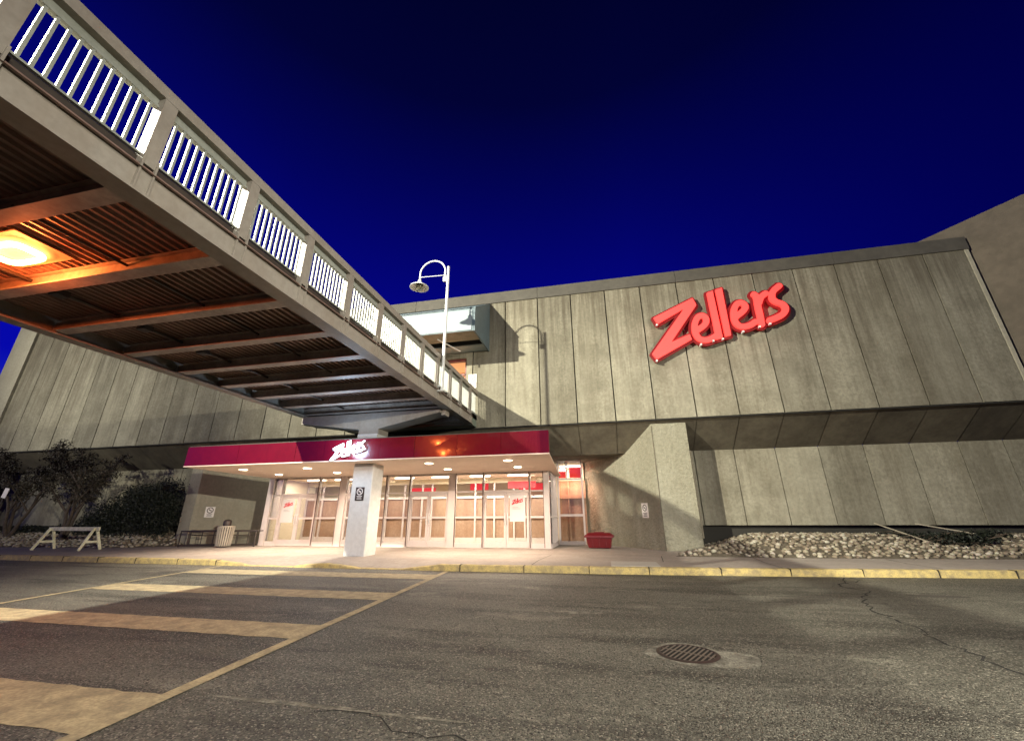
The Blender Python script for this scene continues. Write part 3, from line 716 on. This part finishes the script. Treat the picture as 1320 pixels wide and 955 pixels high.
# ------------------------------------------------------------------ sodium lamp under the bridge
sl = thing('sodium_lamp', 'glowing orange ring lamp mounted on the underside of the footbridge', 'lamp', (-8.15,3.3,5.0))
MB().box(-.5,.6,-.34,.34,-.005,.02).build('backing_plate', M['sodium_plate'], sl)
pa = [];
for k in range(33):
    t = 2*math.pi*k/32; c, s_ = math.cos(t), math.sin(t)
    pa.append((.34*math.copysign(abs(c)**.5, c), .19*math.copysign(abs(s_)**.5, s_), -.06))
MB().tube(pa, .04, 10, cap=False).build('lamp_tube', M['sodium'], sl)
for lx, lz, le in ((-8.45,4.87,26),(-7.85,4.87,26),(-8.15,4.73,190)):
    sp_ = bpy.data.lights.new('sodium_light', 'POINT'); sp_.energy = le; sp_.color = (1,.17,.035); sp_.shadow_soft_size = .05
    so = bpy.data.objects.new('sodium_light', sp_); COL.objects.link(so); so.location = (lx,3.3,lz)

# ------------------------------------------------------------------ gooseneck lamp on the bridge
st = thing('street_lamp', 'tall white gooseneck street lamp rising from the bridge railing', 'street lamp', (-4.73,11.40,5.15))
MB().tube([(0,0,-.15),(0,0,4.45)], [.055,.045], 12).build('pole', M['white_metal'], st)
arc = [(-.12,0,4.0),(-.12,0,4.3)] + [(-.12-.47+.47*math.cos(t), 0, 4.3+.47*math.sin(t)) for t in np.linspace(.15,math.pi,16)] + [(-1.06,0,4.05)]
MB().tube(arc, .028, 10).tube([(-.1,0,4.12),(-1.04,0,4.16)], .012, 8).box(-.17,.0,-.04,.04,3.86,4.02).build('arm', M['white_metal'], st)
MB().lathe((-1.06,0,3.72), [(.03,.34),(.06,.32),(.07,.22),(.13,.16),(.32,.05),(.33,.025),(.315,.022),(.12,.13),(.0,.15)], 28).build('lamp_shade', M['white_metal'], st)
MB().lathe((-1.06,0,3.66), [(.0,.0),(.09,.02),(.13,.1),(.12,.17),(.0,.19)], 20).build('bulb', M['darkglass'], st)
MB().box(-.1,.1,-.1,.1,-.16,-.12).box(-.16,-.02,-.05,.05,0,.06).build('base_plate', M['white_metal'], st)

# ------------------------------------------------------------------ sheltered upper doorway
UD = thing('entrance_shelter', 'white panelled box shelter over the upper doorway at the end of the bridge', 'shelter', (-7.5,15.7,8.07))
def up(mb, name, m):
    o = mb.build(name, m); o.parent = UD; o.matrix_parent_inverse = Matrix.Translation(-Vector(UD.location)); return o
XE = -4.39; XW = -10.6
up(MB().prism([(13.52,8.07),(15.66,8.07),(15.66,10.36),(13.52,9.06)], 0, XE-.06, XE), 'side_panel', M['teal_metal'])
up(MB().prism([(13.52,8.07),(15.66,8.07),(15.66,10.36),(13.52,9.06)], 0, XW, XW+.06), 'side_panel', M['teal_metal'])
up(MB().prism([(13.5,9.10),(15.66,10.40),(15.66,10.36),(13.5,9.05)], 0, XW-.02, XE+.02), 'roof', M['teal_metal'])
up(MB().box(XW+.06,XE-.06,13.5,13.54,8.07,9.08), 'fascia_frame', M['teal_metal'])
up(MB().box(XW+.1,XE-.12,13.47,13.498,8.10,8.98), 'white_panel', M['white_panel'])
up(MB().box(XW+.06,XE-.06,13.54,14.4,8.08,8.12), 'underside_lip', M['timber'])
up(MB().box(XW+.06,XE-.06,14.95,15.64,8.10,8.14), 'underside_panel', M['white_panel'])
up(MB().box(XW+.06,XE-.06,14.4,14.44,8.12,9.3).box(XW+.06,XE-.06,14.91,14.95,8.14,9.8), 'underside_opening', M['dark'])
sm_ = MB()
for x in (-6.9,-5.75): sm_.box(x-.03,x+.03,13.9,13.96,7.85,8.08)
sm_.bar((-6.1,13.95,8.05),(-5.55,15.2,7.98),.04)
up(sm_, 'hanger', M['white_metal'])
# lit room behind the doorway
rm = MB()
rm.box(OX0-.02,OX1+.02,17.6,17.7,OZ0,OZ1); rm.box(OX0-.1,OX0-.02,YU+.5,17.6,OZ0,OZ1); rm.box(OX1+.02,OX1+.1,YU+.5,17.6,OZ0,OZ1); rm.box(OX0,OX1,YU+.5,17.6,OZ1,OZ1+.05); rm.box(OX0,OX1,YU+.5,17.6,OZ0-.05,OZ0)
bp(rm, 'lit_lobby', M['warmroom'])
area('lobby_light', (-6.8,16.9,7.7), (0,0,0), 1.6, .6, 95, (1,.72,.5))
df = MB()
for x in (OX0+.04,-7.3,-6.33,OX1-.04): df.box(x-.035,x+.035,YU+.1,YU+.16,OZ0,OZ1)
df.box(OX0,OX1,YU+.1,YU+.16,OZ1-.1,OZ1); df.box(OX0,OX1,YU+.1,YU+.16,7.1,7.16)
bp(df, 'upper_door_frame', mat('dark_red_frame', (.16,.035,.03), .5))
plate('pictogram_sign', 'small white pictogram sign beside the upper doorway', (-5.12,15.66,6.75), 0, .36, .62, M['sign_white'], M['black'])

# signs on the splayed walls
def on_splay(t, left):
    if left: return (-18.36+2.86*t, 15.93+3.87*t), math.atan2(3.87, 2.86)
    return (1.96-2.81*t, 15.93+3.87*t), math.atan2(-3.87, 2.81)
(x, y), a = on_splay(.17, False)
nx, ny = math.sin(a), -math.cos(a)
plate('pictogram_sign', 'white pictogram sign on the rough splayed wall right of the entrance', (x+nx*.03, y+ny*.03, 1.48), a, .33, .52, M['sign_white'], M['black'])
(x, y), a = on_splay(.13, True)
nx, ny = math.sin(a), -math.cos(a)
plate('pictogram_sign', 'white pictogram sign on the splayed wall above the bicycle rack', (x+nx*.03, y+ny*.03, 1.56), a, .36, .46, M['sign_white'], M['black'])

# ------------------------------------------------------------------ taller block at the right end
d = Vector((-1,1.31,0)).normalized()
p0 = Vector((13.85,15.85,0)); pA = p0 + d*3.2; pB = p0 - d*16
tb = MB(); nrm = Vector((d.y,-d.x,0)); nrm = nrm if nrm.x > 0 else -nrm
tb.prism([(pA.x,pA.y),(pB.x,pB.y),(pB.x+12,pB.y+8),(pA.x+14,pA.y+10)], 2, 4.72, 11.62)
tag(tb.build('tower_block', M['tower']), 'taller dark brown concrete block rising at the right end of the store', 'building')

# ------------------------------------------------------------------ entrance furniture
rb = thing('grit_bin', 'low red plastic bin with hinged lid beside the entrance', 'bin', (-.28,17.0,.15)); rb.rotation_euler.z = rad(-4)
def taper(mb, w0, d0, w1, d1, z0, z1):
    v = [(-w0,-d0,z0),(w0,-d0,z0),(w0,d0,z0),(-w0,d0,z0),(-w1,-d1,z1),(w1,-d1,z1),(w1,d1,z1),(-w1,d1,z1)]
    return mb.add(v, [(0,3,2,1),(4,5,6,7),(0,1,5,4),(1,2,6,5),(2,3,7,6),(3,0,4,7)])
bm_ = MB(); taper(bm_, .40,.26,.47,.32,.02,.38)
for x in (-.25,0,.25): bm_.box(x-.02,x+.02,-.315,-.27,.06,.34)
bm_.build('body', M['redbin'], rb)
ld_ = MB(); taper(ld_, .54,.37,.53,.36,.38,.45); taper(ld_, .53,.36,.40,.24,.4505,.54); taper(ld_, .2,.1,.18,.09,.5405,.57)
ld_.build('lid', M['redbin'], rb)
MB().box(-.08,.08,-.40,-.37,.37,.42).build('latch', M['redbin'], rb)

tc_ = thing('litter_bin', 'round slatted litter bin with dark dome top by the bicycle rack', 'litter bin', (-15.75,15.35,.15))
sl_ = MB()
for k in range(22):
    t = 2*math.pi*k/22; sl_.bar((.27*math.cos(t),.27*math.sin(t),.05),(.31*math.cos(t),.31*math.sin(t),.80),.05,.02,(math.cos(t),math.sin(t),0))
sl_.build('slats', M['slatgrey'], tc_)
MB().lathe((0,0,0), [(.25,.03),(.25,.78)], 20).build('liner', M['black'], tc_)
MB().lathe((0,0,.79), [(.32,0),(.325,.03),(.15,.04)], 24).build('rim', M['slatgrey'], tc_)
MB().lathe((0,0,.83), [(.15,0),(.16,.16),(.12,.24),(0,.26)], 20).build('dome', M['black'], tc_)

br_ = thing('bicycle_rack', 'low dark metal bicycle rack along the left splayed wall', 'bicycle rack', (-16.3,15.75,.15)); br_.rotation_euler.z = rad(14)
rk = MB(); x0, x1 = -1.55, 1.6
for y in (-.3,.3):
    rk.tube([(x0,y,0),(x0,y,.62),(x1,y,.62),(x1,y,0)], .032, 8); rk.tube([(x0,y,.06),(x1,y,.06)], .03, 8)
for x in (x0, x1): rk.tube([(x,-.3,.62),(x,.3,.62)], .02, 8)
rk.build('frame', M['black'], br_)
ho = MB()
for k in range(6):
    x = x0+.4+k*.5; ho.tube([(x,-.3,.06),(x,-.3,.62)], .018, 6); ho.tube([(x+.1,.3,.06),(x+.1,.3,.62)], .018, 6); ho.tube([(x,-.3,.45),(x+.1,.3,.45)], .014, 6)
ho.build('hoops', M['black'], br_)

sw = thing('sawhorse', 'pale yellow wooden sawhorse barrier standing on the pavement', 'barrier', (-20.8,13.2,.15))
MB().box(-1.35,1.3,-.02,.02,.70,.84).build('top_board', M['wood_y'], sw)
for sx in (-1.2, 1.1):
    for sy in (-1, 1):
        MB().bar((sx-(.12 if sx<0 else -.0), sy*.36, 0), (sx, sy*.04, .8), .09, .04, (1,0,0)).build('leg', M['wood_y'], sw)
    MB().bar((sx-.03,-.24,.3),(sx-.03,.24,.3),.03,.08).build('crosspiece', M['wood_y'], sw)

# ------------------------------------------------------------------ stone beds
def bed_r(x, y):
    xl_ = 1.9 + (y-13.9)*.62 if y < 16.0 else 3.2
    d = min(y - float(np.interp(x, [2,5,11,17], [13.92,13.88,14.4,15.2])), (x-xl_)*.9)
    z = .15 + max(-.05, min(.5, .30*d))
    dd = math.hypot((x-10.4)/1.7, (y-16.4)/1.3)                       # hollow under the wall
    if dd < 1: z -= .34*(1-dd**3)
    return d, z
def bed_l(x, y):
    yf = float(np.interp(x, [-40,-26,-20,-18.3], [14.0,13.99,14.3,15.6]))
    d = min(y-yf, (-18.3-x)*1.2 + max(0,(15.6-y))*.2)
    return d, .15 + max(-.05, min(.5, .30*d))
ico_v = None
def ico():
    import bmesh
    b = bmesh.new(); bmesh.ops.create_icosphere(b, subdivisions=1, radius=1); v = np.array([x.co for x in b.verts]); f = np.array([[q.index for q in p.verts] for p in b.faces]); b.free(); return v, f
IV, IF = ico()
def bed(fun, x0, x1, y0, y1, name):
    nx_, ny_ = int((x1-x0)/.25), int((y1-y0)/.2); V = []; F = []
    for i in range(nx_+1):
        for j in range(ny_+1):
            x = x0+(x1-x0)*i/nx_; y = y0+(y1-y0)*j/ny_; dd, z = fun(x, y); V.append((x, y, z if dd > -.15 else .02))
    for i in range(nx_):
        for j in range(ny_): a = i*(ny_+1)+j; F.append((a, a+ny_+1, a+ny_+2, a+1))
    struct(MB().add(V, F, True).build('planting_bed', M['mortar']))
    vs = []; fs = []; k = 0; step = .145
    for xx in np.arange(x0, x1, step):
        for yy in np.arange(y0, y1, step):
            x = xx + rng.uniform(-.06,.06); y = yy + rng.uniform(-.06,.06); dd, z = fun(x, y)
            if dd < .03 or rng.random() < .16: continue
            r = rng.uniform(.04,.085); s = np.array([r*rng.uniform(1.,1.5), r*rng.uniform(.8,1.1), r*rng.uniform(.6,.85)])
            a = rng.uniform(0, math.pi); c, sn = math.cos(a), math.sin(a)
            P = IV * rng.uniform(.9,1.1,(len(IV),1)) * s; P = P @ np.array([[c,-sn,0],[sn,c,0],[0,0,1]]).T
            vs.append(P + [x, y, z+.015]); fs.append(IF + k*len(IV)); k += 1
    o = np_obj('cobblestones', np.vstack(vs), np.vstack(fs), M['cobble'], smooth=True); o['kind'] = 'stuff'; return o
o = bed(bed_r, 1.8, 16, 13.8, 17.4, 'r'); o['label'] = 'pale cobblestones set in the sloping bed below the wall'
o = bed(bed_l, -34, -18.2, 13.9, 17.4, 'l'); o['label'] = 'dark cobblestones below the shrubs'

# heap of dead branches and boards in the hollow on the right
bpile = thing('brush_pile', 'dark heap of dead branches lying under the wall in the stone bed', 'branch pile', (10.4,16.4,.4))
tw = MB()
for k in range(70):
    a = random.uniform(-.7,.7) + (math.pi if random.random() < .5 else 0); L_ = random.uniform(.4,1.3); c = Vector((random.uniform(-1.3,1.3), random.uniform(-.5,.5), random.uniform(-.1,.25)))
    e = c + Vector((math.cos(a)*L_, math.sin(a)*L_*.5, random.uniform(-.15,.2))); mid = (c+e)/2 + Vector((0,random.uniform(-.1,.1),random.uniform(0,.12)))
    tw.tube([c,mid,e], [.016,.012,.005], 5)
tw.build('twigs', M['twig'], bpile)
def leaves(n, blobs, size, mt, name, parent=None, seed=1, shell=.5):
    r = np.random.default_rng(seed); V = []; w = np.array([b[3]*b[4]*b[5] for b in blobs])**(.7); w = w/w.sum()
    idx = r.choice(len(blobs), n, p=w); d = r.normal(size=(n,3)); d /= np.linalg.norm(d,axis=1)[:,None]
    rr = (shell + (1-shell)*r.random(n)**.6) * (1+.14*r.normal(size=n)); bl = np.array(blobs)[idx]
    C_ = bl[:,:3] + d*rr[:,None]*bl[:,3:6]
    u = r.normal(size=(n,3)); u /= np.linalg.norm(u,axis=1)[:,None]; q = np.cross(u, r.normal(size=(n,3))); q /= np.linalg.norm(q,axis=1)[:,None]
    s = size*r.uniform(.6,1.4,(n,1)); V = np.stack([C_-u*s, C_+q*s*.5, C_+u*s, C_-q*s*.5], 1).reshape(-1,3); F = np.arange(4*n).reshape(n,4)
    return np_obj(name, V, F, mt, parent)
leaves(5200, [(0,.1,.12,1.7,.7,.26),(-1.2,.2,.15,.6,.4,.25),(1.2,.2,.18,.9,.5,.28)], .045, M['leaf'], 'dead_leaves', bpile, 5, .1)
for p, q in (((8.9,16.9,1.02),(9.8,15.4,.35)),((10.1,16.95,1.0),(11.2,16.3,.72))):
    o = MB().bar(p, q, .05, .03).build('board', M['timber']); tag(o, 'thin pale board leaning out over the dark branch heap', 'board', 'boards leaning on the branch heap')
for k, o in enumerate([o for o in COL.objects if o.name.startswith('board') and 'category' in o.keys() and o['category'] == 'board']):
    o['label'] = ('thin pale board resting on the stones left of the branch heap','short pale board leaning from the wall above the branch heap')[k % 2]
o = MB().box(9.5,10.9,15.35,15.6,.32,.35).build('plank', M['timber']); tag(o, 'flat weathered plank lying in front of the branch heap', 'plank')

# ------------------------------------------------------------------ planting on the left
ev = thing('evergreen_shrub', 'large dense dark evergreen shrub filling the corner beside the entrance wing', 'shrub', (-21.4,15.7,.5))
leaves(26000, [(.9,0,1.15,1.2,.8,1.2),(1.75,-.1,1.75,.7,.7,.85),(1.6,0,.8,.8,.7,.8),(-.2,0,1.0,1.3,.85,1.1),(-1.4,0,.8,1.1,.8,.85),(.5,-.2,1.75,1.0,.7,.6),(-2.3,.1,.5,.9,.7,.5)], .042, M['leaf'], 'crown', ev, 11, .35)
tm = MB()
for k in range(9): tm.tube([(random.uniform(-1,1.2),0,-.1),(random.uniform(-1.6,1.8),random.uniform(-.3,.3),.9)], [.05,.02], 6)
tm.build('stems', M['bark'], ev)
def gnarly(name, label, base, seed, spread, h, ln):
    r = random.Random(seed); t = thing(name, label, 'tree', base); tr = MB(); ends = []
    for k in range(3):
        a = Vector((r.uniform(-.15,.15), r.uniform(-.1,.1), -.1)); lean = Vector((r.uniform(-.45,.45), r.uniform(-.2,.2), 1)).normalized(); p = a; pts = [p]
        for i in range(6):
            p = p + lean*(h*.55/6) + Vector((r.uniform(-.09,.09), r.uniform(-.07,.07), 0)); pts.append(p)
        tr.tube(pts, [.085-.008*i for i in range(7)], 8)
        for b in range(5):
            q = pts[3+b % 4]; ang_ = r.uniform(0, 6.3); L_ = r.uniform(.7,1.)*spread; bpts = [q]
            for i in range(5):
                q = q + Vector((math.cos(ang_)*L_/5, math.sin(ang_)*L_/9, h*.075)) + Vector((r.uniform(-.08,.08), r.uniform(-.06,.06), r.uniform(-.06,.1))); bpts.append(q)
            tr.tube(bpts, [.04,.034,.027,.02,.014,.008], 6); ends += bpts[2:]
            for c in range(3):
                e0 = bpts[r.randint(2,5)]; e1 = e0 + Vector((r.uniform(-.5,.5), r.uniform(-.3,.3), r.uniform(-.1,.5))); tr.tube([e0,(e0+e1)/2+Vector((0,0,.05)),e1], [.012,.008,.004], 5); ends.append(e1)
    tr.build('trunk', M['bark'], t)
    bl = [(e.x, e.y, e.z, r.uniform(.22,.4), r.uniform(.18,.3), r.uniform(.14,.26)) for e in ends]
    leaves(ln, bl, .045, M['leaf_brown'], 'crown', t, seed, .1); return t
gnarly('small_tree', 'small twisted brown tree with bare forked trunks behind the sawhorse', (-24.0,14.9,.5), 3, 1.9, 4.2, 9000)
gnarly('small_tree', 'straggly small tree at the far left edge beside the paler corner', (-27.8,15.1,.5), 8, 2.2, 4.7, 9000)
leaves_o = thing('low_shrub', 'low dark shrub at the foot of the twisted trees', 'shrub', (-25.6,15.9,.5))
leaves(7000, [(0,0,.1,1.6,.5,.42),(2.2,0,.05,1.3,.5,.38),(-2.6,0,.1,1.4,.5,.42)], .05, M['leaf'], 'crown', leaves_o, 21, .3)
ws = thing('small_notice', 'small tilted white notice on the dark wall behind the far left tree', 'notice', (-27.4,14.2,2.45)); ws.rotation_euler.y = rad(8)
MB().box(-.14,.14,0,.02,-.22,.22).build('panel', M['sign_white'], ws); MB().tube([(0,.03,-.2),(0,.03,-2.1)], .02, 8).build('post', M['black'], ws)
gl_ = thing('wall_globe', 'small round pale globe lamp on the wall behind the twisted tree', 'wall lamp', (-28.0,17.05,3.42))
MB().lathe((0,0,-.12), [(.0,0),(.09,.02),(.13,.12),(.09,.22),(0,.24)], 16).build('globe', M['white_metal'], gl_)
MB().box(-.05,.05,0,.2,-.04,.04).build('bracket', M['black'], gl_)

# ------------------------------------------------------------------ unseen light masts behind the camera, some added only as fill
def mast(name, label, loc, h, aim, e, c, size, blend, soft=.18):
    t = thing(name, label, 'light mast', (loc[0],loc[1],0), 'car park light masts')
    MB().cbox(-.35,.35,-.35,.35,0,.7,.03).build('footing', M['concrete_plain'], t)
    MB().tube([(0,0,.7),(0,0,h+.1)], [.11,.06], 12).build('pole', M['white_metal'], t)
    dv = (Vector(aim)-Vector((loc[0],loc[1],h))); dh = Vector((dv.x,dv.y,0)).normalized()
    MB().bar((0,0,h+.1), (dh.x*.9,dh.y*.9,h+.12), .3, .12).build('lamp_head', M['teal_metal'], t)
    l = bpy.data.lights.new(name, 'SPOT'); l.energy = e; l.color = c; l.spot_size = rad(size); l.spot_blend = blend; l.shadow_soft_size = soft
    o = bpy.data.objects.new(name+'_light', l); COL.objects.link(o); o.location = (loc[0]+dh.x*.6, loc[1]+dh.y*.6, h-.05); o.rotation_euler = dv.to_track_quat('-Z','Y').to_euler()
mast('unseen_light_mast', 'tall car park light mast standing on the asphalt left of the footbridge', (-15.5,-5.0), 12.9, (3,16,9), 72000, (1,.95,.78), 104, 1.)
mast('unseen_light_mast', 'tall added fill light mast standing far out beyond the left corner of the store', (-37,-8), 11.0, (-26,16,11.5), 36000, (1,.95,.78), 54, 1.)  # unseen mast added to brighten the left wall
mast('unseen_light_mast', 'tall car park light mast standing on open asphalt right of the footbridge', (24,-14), 7.0, (-6,13,3.0), 52000, (1,.93,.78), 46, 1.)

mast('unseen_light_mast', 'short added fill light mast standing just behind the crosswalk', (4.5,-5.5), 8.5, (.6,4.2,0), 9500, (1,.95,.8), 88, 1., .5)  # unseen mast added as fill for the foreground asphalt

# ------------------------------------------------------------------ sky
w = bpy.data.worlds.new('World'); S.world = w; w.use_nodes = True; nt = w.node_tree; N = nt.nodes; L = nt.links
bg = N['Background']; tcw = N.new('ShaderNodeTexCoord'); sx = N.new('ShaderNodeSeparateXYZ'); L.new(tcw.outputs['Generated'], sx.inputs[0])
r = N.new('ShaderNodeValToRGB'); L.new(sx.outputs['Z'], r.inputs[0]); e = r.color_ramp.elements
e[0].position = 0; e[0].color = (.02,.035,.42,1); e[1].position = 1; e[1].color = (.0003,.0008,.008,1)
for p, c in ((.25,(.0014,.002,.31)),(.48,(.0011,.0015,.20)),(.68,(.0007,.0011,.095)),(.8,(.0006,.001,.035))):
    x = e.new(p); x.color = (*c, 1)
# fades towards the right-hand side, away from the afterglow
mr = N.new('ShaderNodeMapRange'); L.new(sx.outputs['X'], mr.inputs['Value']); mr.inputs['From Min'].default_value = .1; mr.inputs['From Max'].default_value = .75; mr.inputs['To Min'].default_value = 1.; mr.inputs['To Max'].default_value = .25
mr2 = N.new('ShaderNodeMapRange'); L.new(sx.outputs['X'], mr2.inputs['Value']); mr2.inputs['From Min'].default_value = -.95; mr2.inputs['From Max'].default_value = -.55; mr2.inputs['To Min'].default_value = 1.35; mr2.inputs['To Max'].default_value = 1.
ml = N.new('ShaderNodeMath'); ml.operation = 'MULTIPLY'; L.new(mr.outputs[0], ml.inputs[0]); L.new(mr2.outputs[0], ml.inputs[1])
L.new(r.outputs[0], bg.inputs['Color']); L.new(ml.outputs[0], bg.inputs['Strength'])

# ------------------------------------------------------------------ camera
cam = bpy.data.cameras.new('camera'); co = bpy.data.objects.new('camera', cam); COL.objects.link(co); S.camera = co
cam.sensor_width = 36; cam.lens = 519.3/1320*36; cam.clip_end = 2000; cam.clip_start = .05
p, r_, y_ = rad(19.88), rad(-.32), rad(12.18)
fwd = Vector((-math.sin(y_)*math.cos(p), math.cos(y_)*math.cos(p), math.sin(p))); rt = Vector((math.cos(y_), math.sin(y_), 0)); upv = rt.cross(fwd)
rt2 = math.cos(r_)*rt + math.sin(r_)*upv; up2 = -math.sin(r_)*rt + math.cos(r_)*upv
co.matrix_world = Matrix(((rt2.x,up2.x,-fwd.x,0),(rt2.y,up2.y,-fwd.y,0),(rt2.z,up2.z,-fwd.z,1.30),(0,0,0,1)))
S.view_settings.view_transform = 'Standard'; S.view_settings.look = 'None'; S.view_settings.exposure = 0; S.view_settings.gamma = 1
S.cycles.use_denoising = True; S.cycles.max_bounces = 6; S.cycles.diffuse_bounces = 3; S.cycles.transparent_max_bounces = 10
S.cycles.sample_clamp_indirect = 6; S.cycles.caustics_reflective = False; S.cycles.caustics_refractive = False
